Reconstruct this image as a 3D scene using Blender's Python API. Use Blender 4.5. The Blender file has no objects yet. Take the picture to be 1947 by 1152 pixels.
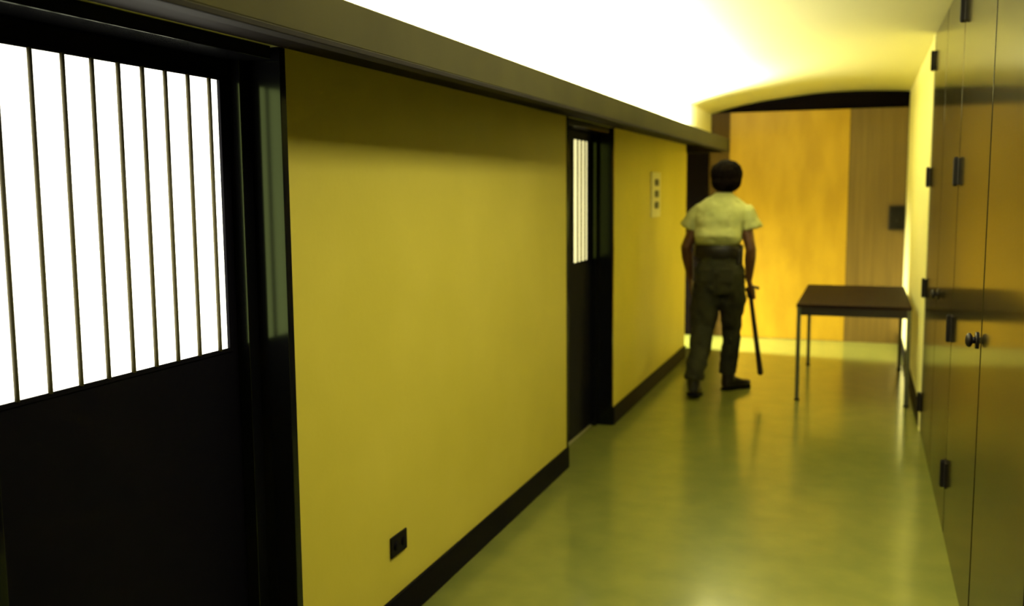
import bpy, bmesh, math, random
from mathutils import Vector, Matrix, Euler, noise
random.seed(4)
C = bpy.context.scene.collection
PI = math.pi

# ------------------------------------------------------------------ materials
def mat(name, col, rough=.5, col2=None, scale=4, bump=0, bscale=60, spec=.5, coat=0, coat_rough=.05,
        metal=0, stretch=None, detail=4, lo=.35, hi=.65, rvar=0, tint=None):
    m = bpy.data.materials.new(name); m.use_nodes = True
    nt = m.node_tree; b = nt.nodes['Principled BSDF']
    b.inputs['Base Color'].default_value = (*col, 1)
    b.inputs['Roughness'].default_value = rough
    b.inputs['Metallic'].default_value = metal
    if tint: b.inputs['Specular Tint'].default_value = (*tint, 1)
    b.inputs['Specular IOR Level'].default_value = spec
    b.inputs['Coat Weight'].default_value = coat
    b.inputs['Coat Roughness'].default_value = coat_rough
    tc = nt.nodes.new('ShaderNodeTexCoord'); mp = nt.nodes.new('ShaderNodeMapping')
    nt.links.new(tc.outputs['Object'], mp.inputs['Vector'])
    if stretch: mp.inputs['Scale'].default_value = stretch
    n = nt.nodes.new('ShaderNodeTexNoise'); n.inputs['Scale'].default_value = scale
    n.inputs['Detail'].default_value = detail
    nt.links.new(mp.outputs['Vector'], n.inputs['Vector'])
    if col2:
        r = nt.nodes.new('ShaderNodeValToRGB')
        r.color_ramp.elements[0].position = lo; r.color_ramp.elements[1].position = hi
        r.color_ramp.elements[0].color = (*col, 1); r.color_ramp.elements[1].color = (*col2, 1)
        nt.links.new(n.outputs['Fac'], r.inputs['Fac']); nt.links.new(r.outputs['Color'], b.inputs['Base Color'])
    if rvar:
        mr = nt.nodes.new('ShaderNodeMapRange')
        mr.inputs['To Min'].default_value = rough - rvar; mr.inputs['To Max'].default_value = rough + rvar
        nt.links.new(n.outputs['Fac'], mr.inputs['Value']); nt.links.new(mr.outputs['Result'], b.inputs['Roughness'])
    if bump:
        n2 = nt.nodes.new('ShaderNodeTexNoise'); n2.inputs['Scale'].default_value = bscale
        n2.inputs['Detail'].default_value = 3
        bp = nt.nodes.new('ShaderNodeBump'); bp.inputs['Strength'].default_value = bump
        bp.inputs['Distance'].default_value = .01
        nt.links.new(mp.outputs['Vector'], n2.inputs['Vector'])
        nt.links.new(n2.outputs['Fac'], bp.inputs['Height']); nt.links.new(bp.outputs['Normal'], b.inputs['Normal'])
    return m
def glow(name, col, s):
    m = bpy.data.materials.new(name); m.use_nodes = True
    b = m.node_tree.nodes['Principled BSDF']
    b.inputs['Base Color'].default_value = (.8, .8, .7, 1); b.inputs['Roughness'].default_value = .3
    b.inputs['Emission Color'].default_value = (*col, 1); b.inputs['Emission Strength'].default_value = s
    return m

M = dict(
    wall=mat('ochre_wall_paint', (.60, .50, .058), .5, (.66, .55, .072), 1.6, .06, 45, spec=.3),
    cream=mat('cream_wall_paint', (.86, .82, .40), .5, (.90, .85, .44), 1.2, .03, 40),
    ceil=mat('ceiling_paint', (.87, .83, .44), .7, (.90, .86, .47), .8, .03, 30),
    floor=mat('polished_linoleum', (.130, .145, .032), .277, (.185, .192, .042), 6, 0, 9, spec=.18, coat=.62, coat_rough=.13, detail=3, lo=.25, hi=.75),
    black=mat('black_rubber', (.003, .0025, .004), .6, spec=.05),
    transom=mat('transom_black', (.004, .003, .003), 1.0, spec=0),
    frame=mat('dark_enamel', (.005, .005, .006), .14, spec=.3, rvar=.03, tint=(.75, 1, .3)),
    door=mat('dark_door_paint', (.003, .0025, .005), .6, spec=.07),
    bar=mat('bar_steel', (.13, .11, .05), .5, spec=.3),
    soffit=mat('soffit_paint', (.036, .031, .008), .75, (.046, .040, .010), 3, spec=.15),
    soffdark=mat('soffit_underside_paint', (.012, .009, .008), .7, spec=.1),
    amber=mat('amber_veneer', (.355, .215, .011), .5, (.43, .27, .015), 3, .02, 40, stretch=(2, 2, .6), spec=.25),
    brown=mat('brown_veneer', (.105, .066, .014), .5, (.14, .09, .019), 4, .02, 40, stretch=(6, 6, .25), spec=.3),
    brown_shade=mat('brown_veneer_shade', (.062, .036, .009), .6, (.08, .05, .012), 4, stretch=(6, 6, .25), spec=.1),  # the brown veneer again, darkened to paint in the strip's shade
    cabinet=mat('varnished_veneer', (.014, .012, .005), .12, (.020, .016, .006), 5, .006, 12, stretch=(5, 5, .3), spec=.032),
    hinge=mat('dark_bronze', (.006, .005, .005), .6, spec=.1),
    knob=mat('knob_bronze', (.008, .006, .006), .4, spec=.2),
    tabletop=mat('table_laminate', (.010, .005, .005), .6, (.014, .007, .006), 6, stretch=(1, 5, 1), spec=.06),
    edge=mat('table_edge_band', (.012, .008, .007), .55, spec=.25),
    leg=mat('table_leg_steel', (.07, .075, .045), .4, metal=.4),
    plate=mat('switch_plate', (.80, .76, .42), .4),
    button=mat('switch_button', (.10, .10, .06), .5),
    gap_light=mat('gap_light_metal', (.45, .42, .25), .35, metal=.7),  # pale tone for the painted line of light under the doors
    skin=mat('skin', (.06, .022, .011), .5, (.075, .028, .013), 12, .05, 90, spec=.3),
    shirt=mat('shirt_cotton', (.36, .385, .17), .85, (.42, .43, .20), 6, .25, 14, spec=.15),
    trouser=mat('trouser_twill', (.018, .018, .012), .9, (.027, .027, .017), 6, .3, 12, spec=.1),
    leather=mat('black_leather', (.008, .006, .006), .4, .0 and None, spec=.3),
    hair=mat('black_hair', (.003, .002, .002), .95, bump=.6, bscale=120, spec=.03),
    baton=mat('baton_wood', (.012, .008, .007), .35, spec=.35),
    window=glow('lit_frosted_glass', (1.0, .97, .80), 3.4),
    window2=glow('lit_frosted_glass_dim', (1.0, .90, .42), 1.15),
    ivory=mat('side_passage_paint', (.8, .76, .5), .7),
)

# ------------------------------------------------------------------ helpers
def obj(name, bm, m, parent=None, smooth=False, loc=None):
    me = bpy.data.meshes.new(name)
    bmesh.ops.recalc_face_normals(bm, faces=bm.faces[:])
    bm.to_mesh(me); bm.free(); me.materials.append(m)
    if smooth:
        for p in me.polygons: p.use_smooth = True
    o = bpy.data.objects.new(name, me); C.objects.link(o)
    if parent: o.parent = parent
    if loc: o.location = loc
    return o
def bx(bm, a, b, bev=0, rot=None, seg=2):
    a = Vector(a); b = Vector(b)
    r = bmesh.ops.create_cube(bm, size=1)
    vs = r['verts']
    bmesh.ops.scale(bm, vec=b - a, verts=vs)
    if rot: bmesh.ops.rotate(bm, cent=(0, 0, 0), matrix=rot, verts=vs)
    bmesh.ops.translate(bm, vec=(a + b) / 2, verts=vs)
    if bev:
        es = list({e for v in vs for e in v.link_edges})
        bmesh.ops.bevel(bm, geom=es, offset=bev, segments=seg, affect='EDGES', profile=.5)
    return bm
def box(a, b, bev=0, seg=2): return bx(bmesh.new(), a, b, bev, seg=seg)
def ring(bm, c, ax, ay, n, pw=2.0):
    out = []
    for i in range(n):
        t = 2 * PI * i / n; ct, st = math.cos(t), math.sin(t)
        x = math.copysign(abs(ct) ** (2 / pw), ct); y = math.copysign(abs(st) ** (2 / pw), st)
        out.append(bm.verts.new(Vector(c) + Vector(ax) * x + Vector(ay) * y))
    return out
def bridge(bm, rings, cap=True):
    n = len(rings[0])
    for a, b in zip(rings, rings[1:]):
        for i in range(n):
            bm.faces.new((a[i], a[(i + 1) % n], b[(i + 1) % n], b[i]))
    if cap:
        bm.faces.new(rings[0][::-1]); bm.faces.new(rings[-1])
def tube(bm, pts, rad, n=12, flat=1.0, side=None, ball=True):
    """tapering limb through pts; rad = radius or (ra, rb) per point; ends rounded"""
    pts = [Vector(p) for p in pts]
    rs = [r if isinstance(r, tuple) else (r, r) for r in rad]
    P, Rr = list(pts), list(rs)
    if ball:
        d0 = (pts[0] - pts[1]).normalized(); d1 = (pts[-1] - pts[-2]).normalized()
        for k in (.5, .87):
            f = math.sqrt(1 - k * k)
            P.insert(0, pts[0] + d0 * rs[0][0] * k); Rr.insert(0, (rs[0][0] * f, rs[0][1] * f))
            P.append(pts[-1] + d1 * rs[-1][0] * k); Rr.append((rs[-1][0] * f, rs[-1][1] * f))
    rings = []
    prev = Vector(side) if side else None
    for i, p in enumerate(P):
        d = (P[min(i + 1, len(P) - 1)] - P[max(i - 1, 0)]).normalized()
        if prev is None:
            prev = Vector((1, 0, 0)) if abs(d.x) < .8 else Vector((0, 1, 0))
        x = (prev - d * prev.dot(d)).normalized(); y = d.cross(x).normalized(); prev = x
        rings.append(ring(bm, p, x * Rr[i][0], y * Rr[i][1], n))
    bridge(bm, rings)
def ico(bm, c, r, sub=3, m=None):
    q = bmesh.ops.create_icosphere(bm, subdivisions=sub, radius=1)
    for v in q['verts']:
        v.co = Vector((v.co.x * r[0], v.co.y * r[1], v.co.z * r[2]))
        if m: v.co = m @ v.co
        v.co += Vector(c)
def cyl(bm, a, b, r, n=20, r2=None):
    tube(bm, [a, b], [r, r2 or r], n, ball=False)
def struct(name, bm, m, parent=None, **k):
    o = obj(name, bm, m, parent, **k)
    if not parent: o['kind'] = 'structure'
    return o
def empty(name, loc=(0, 0, 0), rz=0):
    o = bpy.data.objects.new(name, None); C.objects.link(o); o.location = loc; o.rotation_euler = (0, 0, rz)
    o.empty_display_size = .1
    return o
def tag(o, label, cat, group=None):
    o['label'] = label; o['category'] = cat
    if group: o['group'] = group
    return o
def voxel(o, s, smooth_it=4, f=.5):
    r = o.modifiers.new('remesh', 'REMESH'); r.mode = 'VOXEL'; r.voxel_size = s; r.use_smooth_shade = True
    if smooth_it:
        q = o.modifiers.new('smooth', 'SMOOTH'); q.iterations = smooth_it; q.factor = f
    return o
def wrinkle(o, strength, size, zs=1.0):
    t = bpy.data.textures.new('folds', 'CLOUDS'); t.noise_scale = size; t.noise_depth = 1
    d = o.modifiers.new('folds', 'DISPLACE'); d.texture = t; d.strength = strength; d.mid_level = .5
    d.texture_coords = 'LOCAL'

def smooth_profile(P, k=6):
    out = []
    for i in range(len(P) - 1):
        p0, p1, p2, p3 = P[max(i - 1, 0)], P[i], P[i + 1], P[min(i + 2, len(P) - 1)]
        for j in range(k):
            t = j / k
            out.append(tuple(.5 * (2 * p1[q] + (p2[q] - p0[q]) * t + (2 * p0[q] - 5 * p1[q] + 4 * p2[q] - p3[q]) * t * t + (3 * p1[q] - p0[q] - 3 * p2[q] + p3[q]) * t ** 3) for q in (0, 1)))
    return out + [P[-1]]
# ------------------------------------------------------------------ measured room
XL, XD, XR = -1.582, -1.721, .395      # left wall, recessed doors, right wall
YB, YF = -2.6, 10.667                  # behind the camera, end wall
XF, ZU, ZT, ZB = -1.195, 2.013, 2.062, 1.955   # light shelf: lip, underside, lip top, lip bottom
YE = 9.17                              # end of left wall
CEIL = [(-1.582, 2.405), (-1.45, 2.445), (-1.27, 2.487), (-1.05, 2.525), (-.78, 2.557), (-.47, 2.588),
        (-.15, 2.595), (.15, 2.587), (.395, 2.572)]

struct('floor', box((-4.2, YB, -.1), (.75, YF + .15, 0)), M['floor'])

# vaulted ceiling, one extruded shell
bm = bmesh.new()
prof = smooth_profile(CEIL) + [(.6, 2.572), (.6, 2.75), (-1.75, 2.75), (-1.75, 2.405)]
rs = [[bm.verts.new((x, y, z)) for x, z in prof] for y in (YB, YF + .15)]
for i in range(len(prof)):
    j = (i + 1) % len(prof)
    bm.faces.new((rs[0][i], rs[0][j], rs[1][j], rs[1][i]))
bm.faces.new(rs[0][::-1]); bm.faces.new(rs[1])
ce = struct('ceiling', bm, M['ceil'])
for q in ce.data.polygons: q.use_smooth = q.area > .05 and abs(q.normal.y) < .5 and q.center.z < 2.6 and q.center.x < .39

# left wall: piers between the recessed doors and the strip above the light shelf
D1 = (1.375, 2.437); D2 = (5.27, 6.345)
bm = bmesh.new()
bx(bm, (-1.76, YB, 0), (XL, D1[0], ZU)); bx(bm, (-1.76, D1[1], 0), (XL, D2[0], ZU)); bx(bm, (-1.76, D2[1], 0), (XL, YE, ZU))
struct('wall_left', bm, M['wall'])
struct('wall_left_upper', box((-1.76, YB, ZU), (XL, YF, 2.42)), M['cream'])
struct('wall_right', box((XR, 6.92, 0), (XR + .15, YF, 2.575)), M['cream'])
struct('wall_back', box((-1.76, YB - .12, 0), (.75, YB, 2.62)), M['cream'])
# end wall with black strip at top
struct('wall_far', box((-4.2, YF + .03, 0), (.6, YF + .15, 2.62)), M['transom'])
# side passage beyond the end of the left wall
bm = bmesh.new()
bx(bm, (-4.32, 9.72, 0), (-4.2, YF + .03, 2.4)); bx(bm, (-4.2, 9.70, 0), (-1.80, 9.80, 2.4)); bx(bm, (-1.86, YE, 0), (-1.765, 9.70, 2.4))
struct('wall_side_passage', bm, M['ivory'])
struct('ceiling_side_passage', box((-4.2, YE, 2.4), (-1.76, YF + .15, 2.5)), M['ivory'])

# veneer panels on the end wall
ZP = 2.412
def panel(a, b, m, lab, grp=None):
    t = obj('wall_panel', box((a + .002, YF, .004), (b - .002, YF + .03, ZP), .002), m)
    tag(t, lab, 'wall panel', grp)
    return t
panel(-1.383, -.165, M['amber'], 'wide bright amber veneer panel in the middle of the end wall')
panel(-1.60, -1.383, M['brown_shade'], 'narrow brown veneer strip with shade painted in, left of the amber panel, above the person')
panel(-.165, XR, M['brown'], 'dark brown veneer panel with vertical grain at the right corner, behind the table')
# dark door on the end wall inside the side passage
d = empty('door_3', (-2.1, YF + .0, 0)); d['kind'] = 'structure'
obj('door_leaf', box((-.42, -.015, .006), (.42, .028, 2.04), .003), M['transom'], d)
bm = bmesh.new(); bx(bm, (-.47, -.03, .0), (-.42, .028, 2.09)); bx(bm, (.42, -.03, 0), (.497, .028, 2.09)); bx(bm, (-.42, -.03, 2.04), (.42, .028, 2.09))
obj('door_frame', bm, M['transom'], d)
bm = bmesh.new(); cyl(bm, (.36, -.015, 1.02), (.36, -.06, 1.02), .012); ico(bm, (.36, -.08, 1.02), (.03, .028, .03), 2)
obj('door_knob', bm, M['knob'], d, True)
bm = bmesh.new(); bx(bm, (-4.08, YF - .0, .0), (-2.58, YF + .03, 2.4)); struct('wall_far_passage', bm, M['ivory'])

# ---------------------------------------------------------------- light shelf over the left wall
sh = empty('trim_1', (0, 0, 0)); sh['kind'] = 'structure'
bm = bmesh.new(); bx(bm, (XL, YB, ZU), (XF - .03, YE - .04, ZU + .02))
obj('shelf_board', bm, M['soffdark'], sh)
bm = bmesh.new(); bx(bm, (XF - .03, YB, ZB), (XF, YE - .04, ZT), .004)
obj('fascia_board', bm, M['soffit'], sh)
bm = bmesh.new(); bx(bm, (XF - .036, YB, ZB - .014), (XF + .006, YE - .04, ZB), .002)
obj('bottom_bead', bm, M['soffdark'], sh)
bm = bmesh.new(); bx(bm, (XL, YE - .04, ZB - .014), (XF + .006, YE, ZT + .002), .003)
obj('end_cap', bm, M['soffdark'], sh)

# ---------------------------------------------------------------- baseboards
def base(name, pts, m=M['black'], h=.122, t=.014):
    bm = bmesh.new()
    for a, b in pts: bx(bm, a, b, .003)
    return struct(name, bm, m)
base('baseboard_left', [((XL, YB, 0), (XL + .014, D1[0], .122)), ((XL, D1[1], 0), (XL + .014, D2[0], .122)), ((XL, D2[1], 0), (XL + .014, YE, .122))])
base('baseboard_right', [((XR - .014, 6.92, 0), (XR, YF - .001, .115))])
base('baseboard_far', [((-.9, YF - .008, 0), (XR - .015, YF - .0005, .006))], M['brown'])

# ---------------------------------------------------------------- recessed dark doors
def bar_mesh(y, z0, z1):
    bm = bmesh.new(); cyl(bm, (XD + .004, y, z0), (XD + .004, y, z1), .0058, 12); return bm
def cell_door(name, y0, y1, wy0, wy1, wz0, wz1, wm, bars, leaf_label=None):
    t = empty(name, (0, 0, 0)); t['kind'] = 'structure'
    # enamelled jambs, stepped with a stop, and head
    bm = bmesh.new()
    for s, y in ((1, y0), (-1, y1)):
        f = lambda a, b: (min(y + s * a, y + s * b), max(y + s * a, y + s * b))
        lo, hi = f(-.012, .018); bx(bm, (-1.80, lo, 0), (XL + .004, hi, ZU - .001), .002)
        lo, hi = f(.018, .067); bx(bm, (-1.80, lo, 0), (-1.680, hi, ZU - .001), .002)
    bx(bm, (-1.80, y0 + .04, 1.975), (XL - .01, y1 - .04, ZU - .001), .002)
    obj('door_frame', bm, M['frame'], t)
    a0, a1 = y0 + .069, y1 - .069
    bm = bmesh.new()
    bx(bm, (XD - .045, a0, .012), (XD, wy0, 1.972)); bx(bm, (XD - .045, wy1, .012), (XD, a1, 1.972))
    bx(bm, (XD - .045, wy0, .012), (XD, wy1, wz0)); bx(bm, (XD - .045, wy0, wz1), (XD, wy1, 1.972))
    obj('door_leaf', bm, M['door'], t)
    obj('window_pane', box((XD - .012, wy0, wz0), (XD - .006, wy1, wz1)), wm, t)
    bm = bmesh.new(); e = .012
    for a, b in (((wy0 - .01, wz0 - .01), (wy1 + .01, wz0 + .002)), ((wy0 - .01, wz1 - .002), (wy1 + .01, wz1 + .01)),
                 ((wy0 - .01, wz0), (wy0 + .002, wz1)), ((wy1 - .002, wz0), (wy1 + .01, wz1))):
        bx(bm, (XD, a[0], a[1]), (XD + .005, b[0], b[1]), .001)
    obj('window_bead', bm, M['door'], t)
    for y in bars:
        obj('window_bar', bar_mesh(y, wz0, wz1), M['bar'], t, True)
    obj('gap_light_strip', box((-1.80, y0 + .02, 0), (XD + .012, y1 - .02, .008), .002), M['gap_light'], t)  # pale strip added in place of light leaking under the door
    return t
cell_door('door_1', *D1, 1.50, 2.328, 1.153, 1.918, M['window'], [1.572, 1.664, 1.756, 1.845, 1.931, 2.015, 2.100, 2.190, 2.280])
cell_door('door_2', *D2, 5.868, 6.213, 1.143, 1.92, M['window2'], [5.955, 6.04, 6.125])
for c in bpy.data.objects:
    if c.name.startswith('window_bar') and c.location.x == 0: pass

# ---------------------------------------------------------------- varnished cupboard doors on the right
XC = .388
def cup(name, y0, y1, knob=None, hinges=(), side=1, hl=''):
    t = empty(name, (XC, (y0 + y1) / 2, 0)); t['kind'] = 'structure'
    h = (y1 - y0) / 2
    obj('door_leaf', box((0, -h + .004, .01), (.035, h - .004, 2.55), .003), M['cabinet'], t)
    if knob is not None:
        k = knob[0] - (y0 + y1) / 2
        bm = bmesh.new(); cyl(bm, (0, k, knob[1]), (-.006, k, knob[1]), .030, 28); cyl(bm, (-.006, k, knob[1]), (-.018, k, knob[1]), .012, 16)
        ico(bm, (-.026, k, knob[1]), (.013, .026, .026), 3)
        obj('door_knob', bm, M['knob'], t, True)
    for z in hinges:
        y = side * h
        bm = bmesh.new()
        bx(bm, (-.007, y - .05, z - .058), (.002, y + .05, z + .058), .001)
        bx(bm, (-.024, y - .014, z - .058), (-.004, y + .014, z + .058), .003)
        for q in (-.058, .058): ico(bm, (-.014, y, z + q), (.010, .010, .007), 2)
        obj('hinge', bm, M['hinge'], t)
    return t
cup('door_4', 5.775, 6.80, None, (.20, .955, 1.67, 2.40), 1)
cup('door_5', 4.755, 5.765, (5.66, 1.03), ())
cup('door_6', 3.62, 4.745, (3.73, 1.065), (.295, .97, 1.672, 2.38), 1)
cup('door_7', 2.5, 3.60, None, ())
cup('door_8', 1.38, 2.49, None, ())
struct('wall_right_near', box((XC, YB, 0), (XC + .15, 1.37, 2.58)), M['cabinet'])
struct('wall_right_backing', box((XC + .04, 1.37, 0), (XC + .15, 6.81, 2.58)), M['transom'])
struct('trim_2', box((XC - .004, 6.81, 0), (XC + .15, 6.92, 2.572), .003), M['cream'])

# ---------------------------------------------------------------- small wall fittings
t = empty('switch_plate', (XL, 7.715, 1.56))
tag(t, 'pale upright plate with three small dark buttons on the yellow wall beside the person', 'switch plate')
obj('plate', box((0, -.17, -.175), (.012, .17, .18), .004), M['plate'], t)
for z in (.10, .01, -.08):
    bm = box((.011, -.055, z - .027), (.024, .055, z + .027), .008, 3)
    obj('button', bm, M['button'], t)
t = empty('wall_outlet', (XL, 3.095, .312))
tag(t, 'small dark outlet plate low on the yellow wall near the floor', 'outlet')
obj('plate', box((0, -.064, -.039), (.008, .064, .039), .003), M['hinge'], t)
for y in (-.03, .03):
    bm = bmesh.new(); cyl(bm, (.008, y, 0), (.010, y, 0), .017, 20)
    obj('socket', bm, M['black'], t, True)
t = empty('wall_box', (.314, YF, 1.303))
tag(t, 'dark rectangular box mounted at chest height in the far right corner', 'wall box')
obj('box_body', box((-.08, -.045, -.125), (.072, -.0, .125), .008), M['edge'], t)
obj('box_cover', box((-.068, -.052, -.11), (.06, -.045, .11), .004), M['hinge'], t)
bm = bmesh.new(); cyl(bm, (.0, -.052, -.03), (.0, -.058, -.03), .012, 16); obj('lock', bm, M['knob'], t, True)

# ---------------------------------------------------------------- table
t = empty('table', (-.055, 8.33, 0))
tag(t, 'dark rectangular table with thin square metal legs standing against the right wall', 'table')
hx, hy = .405, .80
obj('tabletop', box((-hx, -hy, .715), (hx, hy, .74), .004), M['tabletop'], t)
bm = bmesh.new()
for a, b in (((-hx + .01, -hy + .008, .655), (hx - .01, -hy + .03, .715)), ((-hx + .01, hy - .03, .655), (hx - .01, hy - .008, .715)),
             ((-hx + .01, -hy + .03, .655), (-hx + .032, hy - .03, .715)), ((hx - .032, -hy + .03, .655), (hx - .01, hy - .03, .715))):
    bx(bm, a, b, .002)
obj('apron', bm, M['edge'], t)
for sx in (-1, 1):
    for sy in (-1, 1):
        x, y = sx * (hx - .019), sy * (hy - .019)
        lg = obj('leg', box((x - .015, y - .015, .012), (x + .015, y + .015, .714), .003), M['leg'], t)
        bm = bmesh.new(); cyl(bm, (x, y, .0), (x, y, .014), .019, 16); obj('foot_cap', bm, M['black'], lg)

# ---------------------------------------------------------------- the walking person, seen from behind
PX, PY = -1.03, 7.55
p = empty('person', (PX, PY, 0))
tag(p, 'person walking away in a short-sleeved pale shirt and dark trousers, holding a baton', 'person')
def L(x, y, z): return Vector((x - PX, y - PY, z))
shL, shR = L(-1.222, 7.55, 1.445), L(-.832, 7.55, 1.445)
elL, wrL = L(-1.292, 7.50, 1.155), L(-1.272, 7.60, .92)
elR, wrR = L(-.800, 7.50, 1.145), L(-.818, 7.57, .915)
hipL, hipR = L(-1.13, 7.54, .90), L(-.945, 7.56, .90)
knL, anL = L(-1.150, 7.535, .50), L(-1.192, 7.34, .125)
knR, anR = L(-.960, 7.72, .50), L(-.980, 7.79, .095)

bm = bmesh.new()
# head, neck, torso, pelvis
hc = L(-1.0, 7.60, 1.69)
ico(bm, hc + Vector((0, -.005, .01)), (.075, .094, .098), 3)
ico(bm, hc + Vector((0, .035, -.045)), (.056, .062, .07), 3)                 # jaw
ico(bm, hc + Vector((0, .10, -.018)), (.014, .02, .022), 2)                  # nose
ico(bm, hc + Vector((0, .088, -.055)), (.024, .012, .008), 2)                # lips
ico(bm, hc + Vector((0, .078, .022)), (.05, .018, .012), 2)                  # brow
for s in (-1, 1):
    ico(bm, hc + Vector((s * .079, .0, -.015)), (.009, .02, .031), 2, Matrix.Rotation(s * .25, 3, 'Z'))  # ears
tube(bm, [L(-1.005, 7.595, 1.66), L(-1.018, 7.575, 1.56), L(-1.026, 7.56, 1.47)], [.053, .057, .075], 16)
rings = []
for z, cx, cy, a, b in ((.86, -1.035, 7.55, .150, .105), (.98, -1.035, 7.55, .152, .108), (1.12, -1.035, 7.545, .132, .092),
                        (1.25, -1.03, 7.54, .148, .10), (1.36, -1.03, 7.545, .165, .105), (1.44, -1.028, 7.55, .150, .085), (1.485, -1.026, 7.555, .09, .06)):
    rings.append(ring(bm, L(cx, cy, z), (a, 0, 0), (0, b, 0), 24, 2.3))
bridge(bm, rings)
# arms
for sh, el, wr in ((shL, elL, wrL), (shR, elR, wrR)):
    sh = sh + Vector((.035 if sh.x < 0 else -.035, 0, -.028))
    tube(bm, [sh, sh.lerp(el, .35), el, el.lerp(wr, .3), wr], [.044, .047, .041, .043, .027], 14)
# legs
for hp, kn, an in ((hipL, knL, anL), (hipR, knR, anR)):
    tube(bm, [hp, hp.lerp(kn, .5), kn, kn.lerp(an, .3), an], [.085, .075, .055, .055, .036], 14)
# left hand: relaxed, fingers down, slightly curled forward
def finger(bm, root, dirs, lens, r0):
    pts = [root]; d = root
    for dd, ll in zip(dirs, lens):
        d = d + Vector(dd).normalized() * ll; pts.append(d)
    n = len(pts)
    tube(bm, pts, [r0 * (1 - .12 * i) for i in range(n)], 8)
pl = wrL + Vector((.004, .012, -.055))
tube(bm, [wrL, wrL + Vector((.003, .006, -.03)), wrL + Vector((.006, .014, -.085))], [(.017, .026), (.015, .034), (.013, .039)], 14, side=(1, 0, 0))
for i, (dy, ln) in enumerate(((.030, .92), (.010, 1.04), (-.010, .98), (-.029, .78))):
    finger(bm, wrL + Vector((.006, .014 + dy, -.088)), [(.05, .08, -1), (.35, .12, -.9), (.75, .1, -.6)], [.040 * ln, .026 * ln, .022 * ln], .0088)
finger(bm, wrL + Vector((.006, .038, -.035)), [(.15, .75, -.75), (.25, .35, -.9), (.3, .1, -.9)], [.032, .028, .022], .0105)
# right hand: closed round the baton shaft
bt0, bt1 = L(-.824, 7.635, .885), L(-.727, 7.68, .174)
bd = (bt1 - bt0).normalized()
g = bt0 + bd * .085                                   # centre of grip
ex = (Vector((1, -.12, 0)) - bd * Vector((1, -.12, 0)).dot(bd)).normalized()    # outwards
ey = bd.cross(ex).normalized()
if ey.y < 0: ey = -ey
tube(bm, [wrR, wrR.lerp(g + ex * .02 - ey * .03, .6), g + ex * .028 - ey * .012 + bd * .0], [(.020, .027), (.020, .034), (.015, .040)], 14, side=tuple(ex))
tube(bm, [g + ex * .030 - ey * .022 - bd * .034, g + ex * .030 - ey * .022 + bd * .036], [(.013, .028), (.013, .026)], 12, side=tuple(ex))
for i, (s, rr) in enumerate(((-.036, .0095), (-.013, .0098), (.010, .0095), (.032, .0085))):
    c = g + bd * s; k = .027
    pts = []
    for a in (10, 50, 95, 140, 185, 222):
        a = math.radians(a); pts.append(c + ex * math.cos(a) * k * (1 if a < 2.6 else .93) + ey * math.sin(a) * k)
    tube(bm, pts, [rr, rr, rr, rr * .93, rr * .88, rr * .8], 8)
pts = [g + ex * .026 - ey * .026 - bd * .040, g + ex * .004 - ey * .030 - bd * .052, g - ex * .020 - ey * .016 - bd * .040, g - ex * .031 + ey * .006 - bd * .028]
tube(bm, pts, [.0125, .0118, .0105, .009], 8)
body = obj('body', bm, M['skin'], p, True)
voxel(body, .0045, 2, .4)

# eyes
for s in (-1, 1):
    bm = bmesh.new(); ico(bm, hc + Vector((s * .031, .082, .004)), (.012, .011, .010), 2)
    obj('eye', bm, M['plate'], p, True)

# hair: rounded thick crop
bm = bmesh.new()
ico(bm, hc + Vector((-.002, -.022, .030)), (.122, .120, .106), 5)
ico(bm, hc + Vector((0, -.036, -.030)), (.114, .100, .088), 4)
for v in bm.verts:
    q = v.co - hc
    if q.y > .045 and q.z < .06: v.co.y -= (q.y - .045) * .95     # leave the face free
    n = noise.noise(v.co * 34) * .006 + noise.noise(v.co * 75) * .004
    v.co += q.normalized() * n
hair = obj('hair', bm, M['hair'], p, True); voxel(hair, .005, 1, .3)
bm = bmesh.new()

# shirt: blouson fold over the belt, yoke, short wide sleeves, collar
bm = bmesh.new(); rings = []
for z, cx, cy, a, b, pw in ((1.135, -1.05, 7.55, .135, .10, 2.2), (1.175, -1.05, 7.545, .152, .112, 2.3), (1.205, -1.05, 7.530, .178, .140, 2.4), (1.25, -1.048, 7.520, .182, .152, 2.4),
                            (1.31, -1.042, 7.535, .180, .132, 2.5), (1.37, -1.035, 7.54, .192, .126, 2.6), (1.415, -1.03, 7.545, .200, .115, 2.6), (1.445, -1.03, 7.547, .204, .105, 2.5),
                            (1.474, -1.028, 7.55, .192, .095, 2.3), (1.503, -1.026, 7.56, .162, .084, 2.1), (1.530, -1.022, 7.567, .124, .074, 2), (1.553, -1.019, 7.572, .088, .066, 2), (1.570, -1.016, 7.575, .066, .062, 2)):
    rings.append(ring(bm, L(cx, cy, z), (a, 0, 0), (0, b, 0), 40, pw))
bridge(bm, rings)
for sh, el, s in ((shL, elL, -1), (shR, elR, 1)):
    d = (el - sh).normalized(); o_ = Vector((s * .25, -.03, -1)).normalized() if s > 0 else Vector((-.42, -.05, -1)).normalized()
    tube(bm, [sh + Vector((-s * .06, 0, -.012)), sh + Vector((s * .004, 0, -.024)), sh + o_ * .07, sh + o_ * .150], [(.058, .058), (.072, .058), (.076, .062), (.086, .078)], 20, side=(0, 1, 0), ball=False)
tube(bm, [shL + Vector((.0, 0, -.022)), L(-1.12, 7.553, 1.448), L(-1.026, 7.556, 1.455), L(-.93, 7.553, 1.448), shR + Vector((0, 0, -.022))], [.062, .068, .07, .068, .062], 20)
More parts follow.
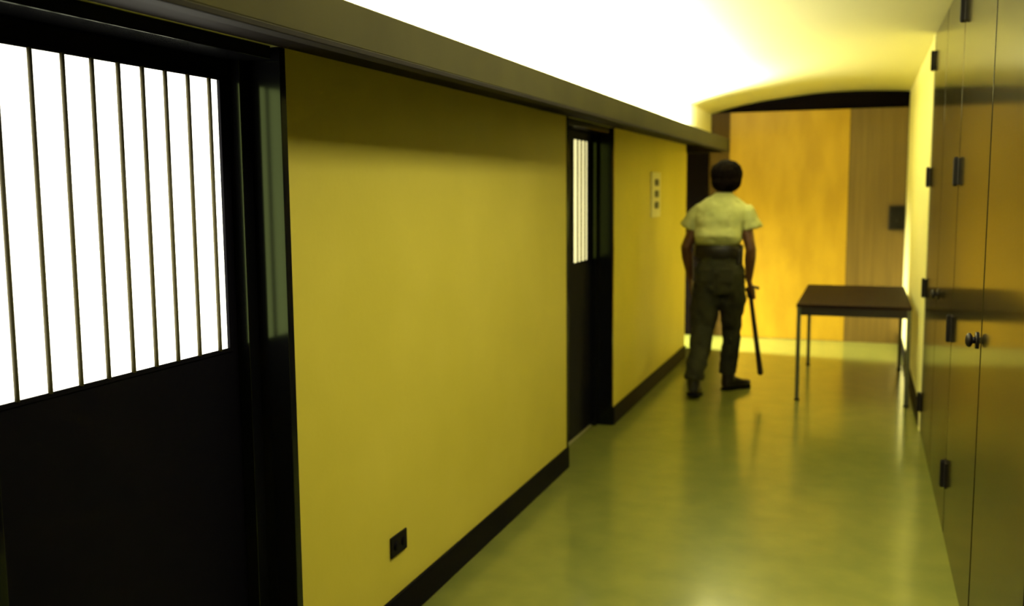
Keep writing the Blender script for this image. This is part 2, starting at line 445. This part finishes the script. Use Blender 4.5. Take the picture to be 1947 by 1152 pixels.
# soft hand-made folds: diagonal pull lines across the back
for v in bm.verts: pass
shirt = obj('shirt', bm, M['shirt'], p, True); voxel(shirt, .008, 6, .5); wrinkle(shirt, .030, .08)
bm = bmesh.new()
c0 = L(-1.016, 7.572, 1.562)
rs_ = [ring(bm, c0 + Vector((0, 0, z)), (a, 0, 0), (0, a * 1.02, 0), 28) for z, a in ((-.022, .072), (.004, .068), (.016, .062), (.004, .060), (-.015, .060))]
bridge(bm, rs_, False); obj('collar', bm, M['shirt'], shirt, True)

# trousers
bm = bmesh.new(); rings = []
for z, cx, cy, a, b in ((.80, -1.038, 7.55, .170, .118), (.88, -1.038, 7.545, .192, .135), (.96, -1.038, 7.535, .194, .140), (1.03, -1.04, 7.54, .178, .126), (1.09, -1.045, 7.545, .160, .112), (1.135, -1.048, 7.548, .150, .106)):
    rings.append(ring(bm, L(cx, cy, z), (a, 0, 0), (0, b, 0), 36, 2.4))
bridge(bm, rings)
tube(bm, [L(-1.128, 7.54, .88), L(-1.140, 7.545, .74), L(-1.149, 7.545, .62), knL + Vector((-.004, -.004, .03)), L(-1.163, 7.455, .36), anL + Vector((.010, .012, .10)), anL + Vector((.006, .0, .03))],
     [(.106, .12), (.112, .118), (.101, .105), (.090, .092), (.083, .088), (.076, .082), (.074, .084)], 22, side=(1, 0, 0), ball=False)
tube(bm, [L(-.945, 7.56, .88), L(-.945, 7.61, .74), L(-.956, 7.66, .62), knR + Vector((0, 0, .03)), L(-.968, 7.755, .36), anR + Vector((-.008, -.005, .13)), anR + Vector((-.010, -.003, .04))],
     [(.105, .12), (.102, .116), (.084, .102), (.074, .088), (.070, .084), (.070, .082), (.072, .086)], 22, side=(1, 0, 0), ball=False)
tr = obj('trousers', bm, M['trouser'], p, True); voxel(tr, .009, 5, .5); wrinkle(tr, .034, .09)
bm = bmesh.new()
rs_ = [ring(bm, L(-1.047, 7.548, z), (a, 0, 0), (0, a * .70, 0), 40, 2.3) for z, a in ((1.085, .158), (1.085, .180), (1.095, .188), (1.172, .186), (1.182, .178), (1.182, .15))]
bridge(bm, rs_ + [rs_[0]], False)
belt = obj('belt', bm, M['leather'], p, True)
bm = bmesh.new()
bx(bm, L(-.90, 7.46, 1.03), L(-.86, 7.54, 1.15), .01); obj('belt_pouch', bm, M['leather'], belt)
obj('belt_pouch', bx(bmesh.new(), L(-1.215, 7.47, 1.05), L(-1.18, 7.55, 1.14), .01), M['leather'], belt)
for s in ((-1.10, 7.428), (-.995, 7.428)):
    obj('belt_loop', box(L(s[0] - .008, s[1] - .0, 1.092), L(s[0] + .008, s[1] + .008, 1.168), .002), M['trouser'], tr)
# back pockets
for x in (-1.115, -.965):
    obj('back_pocket', box(L(x - .05, 7.398, .90), L(x + .05, 7.41, 1.0), .004), M['trouser'], tr)

# shoes
def shoe(an, yaw, heel, name='shoe'):
    bm = bmesh.new(); rings = []
    prof = ((-.062, .020, .010, .052), (-.055, .032, .0, .085), (-.02, .036, .0, .100), (.03, .036, .0, .095), (.07, .040, .0, .078), (.12, .047, .0, .058), (.16, .048, .0, .050), (.20, .040, .0, .044), (.225, .022, .004, .036))
    for y, w, z0, z1 in prof:
        rings.append(ring(bm, (0, y, (z0 + z1) / 2 + .022), (w * 1.2, 0, 0), (0, 0, (z1 - z0) / 2), 20, 2.6))
    bridge(bm, rings)
    tube(bm, [(0, -.012, .07), (0, -.008, .150)], [(.050, .056), (.052, .056)], 16, ball=False)
    m = Matrix.Translation(Vector((an.x, an.y, 0))) @ Matrix.Rotation(yaw, 4, 'Z')
    if heel: m = m @ Matrix.Translation((0, .16, 0)) @ Matrix.Rotation(-heel, 4, 'X') @ Matrix.Translation((0, -.16, 0))
    bm.transform(m)
    o = obj(name, bm, M['leather'], p, True); voxel(o, .005, 3, .5)
    bm = bmesh.new(); rings = []
    for zz in (.0, .022):
        pts = []
        for y, w in ((-.068, .012), (-.055, .030), (-.02, .037), (.03, .034), (.07, .038), (.12, .050), (.16, .051), (.20, .043), (.232, .018)):
            pts.append((w, y))
        pts = [(w * 1.2, y) for w, y in pts]; outline = pts + [(-w, y) for w, y in pts[::-1]]
        rings.append([bm.verts.new((x, y, zz)) for x, y in outline])
    bridge(bm, rings)
    bx(bm, (-.036, -.066, -.0), (.036, .01, .012), .003)
    bm.transform(m)
    obj('sole', bm, M['black'], o)
shoe(anL, .10, .17); shoe(anR, -.62, 0)

# side-handle baton in the right hand
b = empty('baton', (0, 0, 0)); b.location = (PX, PY, 0)
tag(b, 'long thin dark side-handle baton hanging from the right hand of the walking person', 'baton')
bm = bmesh.new(); tube(bm, [bt0, bt0.lerp(bt1, .3), bt0.lerp(bt1, .75), bt1], [.0165, .0175, .020, .0235], 18)
obj('shaft', bm, M['baton'], b, True)
hs = bt0 + bd * .022
he = hs + (ex * .85 - ey * .45).normalized() * .085 + Vector((0, 0, -.022))
bm = bmesh.new(); tube(bm, [hs, hs.lerp(he, .5), he], [.0105, .0095, .011], 14); ico(bm, he, (.0145, .0145, .0145), 2)
obj('side_handle', bm, M['baton'], b, True)

# ------------------------------------------------------------------ lights
def area(name, loc, rot, sx, sy, e, col, spread=PI):
    l = bpy.data.lights.new(name, 'AREA'); l.shape = 'RECTANGLE'; l.size = sx; l.size_y = sy; l.energy = e; l.color = col
    l.spread = spread
    o = bpy.data.objects.new(name, l); C.objects.link(o); o.location = loc; o.rotation_euler = rot
    return o
# fluorescent strip lying on the light shelf, shining up at the vault
COVE = 460
area('cove_lamp', (-1.40, 3.4, 2.040), (PI, math.radians(-12), 0), .07, 11.4, COVE, (1, .97, .74))
area('cove_end_fill', (-1.38, 8.75, 2.040), (PI, math.radians(-12), 0), .07, .7, 40, (1, .97, .74))  # added fill over the strip's end, to whiten the vault there
# lamp in the side passage
area('passage_lamp', (-3.9, 10.12, 1.75), Euler((0, math.radians(-54), 0)), .5, .3, 190, (1, .95, .6), math.radians(64))
# ceiling fixture over the photographer
fx = empty('ceiling_light', (-.1, 3.3, 2.593))
tag(fx, 'long flat ceiling light on the vaulted ceiling above the near end of the corridor', 'ceiling light')
obj('housing', box((-.25, -1.2, -.045), (.25, 1.2, .003), .006), M['cream'], fx)
area('fixture_lamp', (-.1, 3.3, 2.545), (0, 0, 0), .46, 2.3, 42, (1, .96, .72))

w = bpy.data.worlds.new('world'); bpy.context.scene.world = w; w.use_nodes = True
w.node_tree.nodes['Background'].inputs['Color'].default_value = (.02, .018, .022, 1)
w.node_tree.nodes['Background'].inputs['Strength'].default_value = .3

# ------------------------------------------------------------------ camera
yaw, pitch, roll = 0.348842286, 0.115130973, -0.00744039373
cp, sp = math.cos(pitch), math.sin(pitch)
f = Vector((-math.sin(yaw) * cp, math.cos(yaw) * cp, -sp)); r = Vector((math.cos(yaw), math.sin(yaw), 0)); u = r.cross(f)
c, s = math.cos(roll), math.sin(roll)
rr, uu = c * r + s * u, -s * r + c * u
cam = bpy.data.cameras.new('camera'); cam.sensor_width = 36; cam.lens = 1839.229 / 1947 * 36
cam.clip_start = .05
cam.dof.use_dof = True; cam.dof.focus_distance = 2.5; cam.dof.aperture_fstop = 2.5
co = bpy.data.objects.new('camera', cam); C.objects.link(co)
co.matrix_world = Matrix(((rr.x, uu.x, -f.x, 0), (rr.y, uu.y, -f.y, 0), (rr.z, uu.z, -f.z, 1.6), (0, 0, 0, 1)))
sc = bpy.context.scene
sc.camera = co
sc.view_settings.view_transform = 'Standard'; sc.view_settings.look = 'None'
sc.view_settings.exposure = 0; sc.view_settings.gamma = 1; sc.view_settings.use_curve_mapping = False
sc.cycles.use_denoising = True
sc.cycles.max_bounces = 10; sc.cycles.diffuse_bounces = 6
sc.cycles.sample_clamp_indirect = 6
sc.cycles.caustics_reflective = False; sc.cycles.caustics_refractive = False
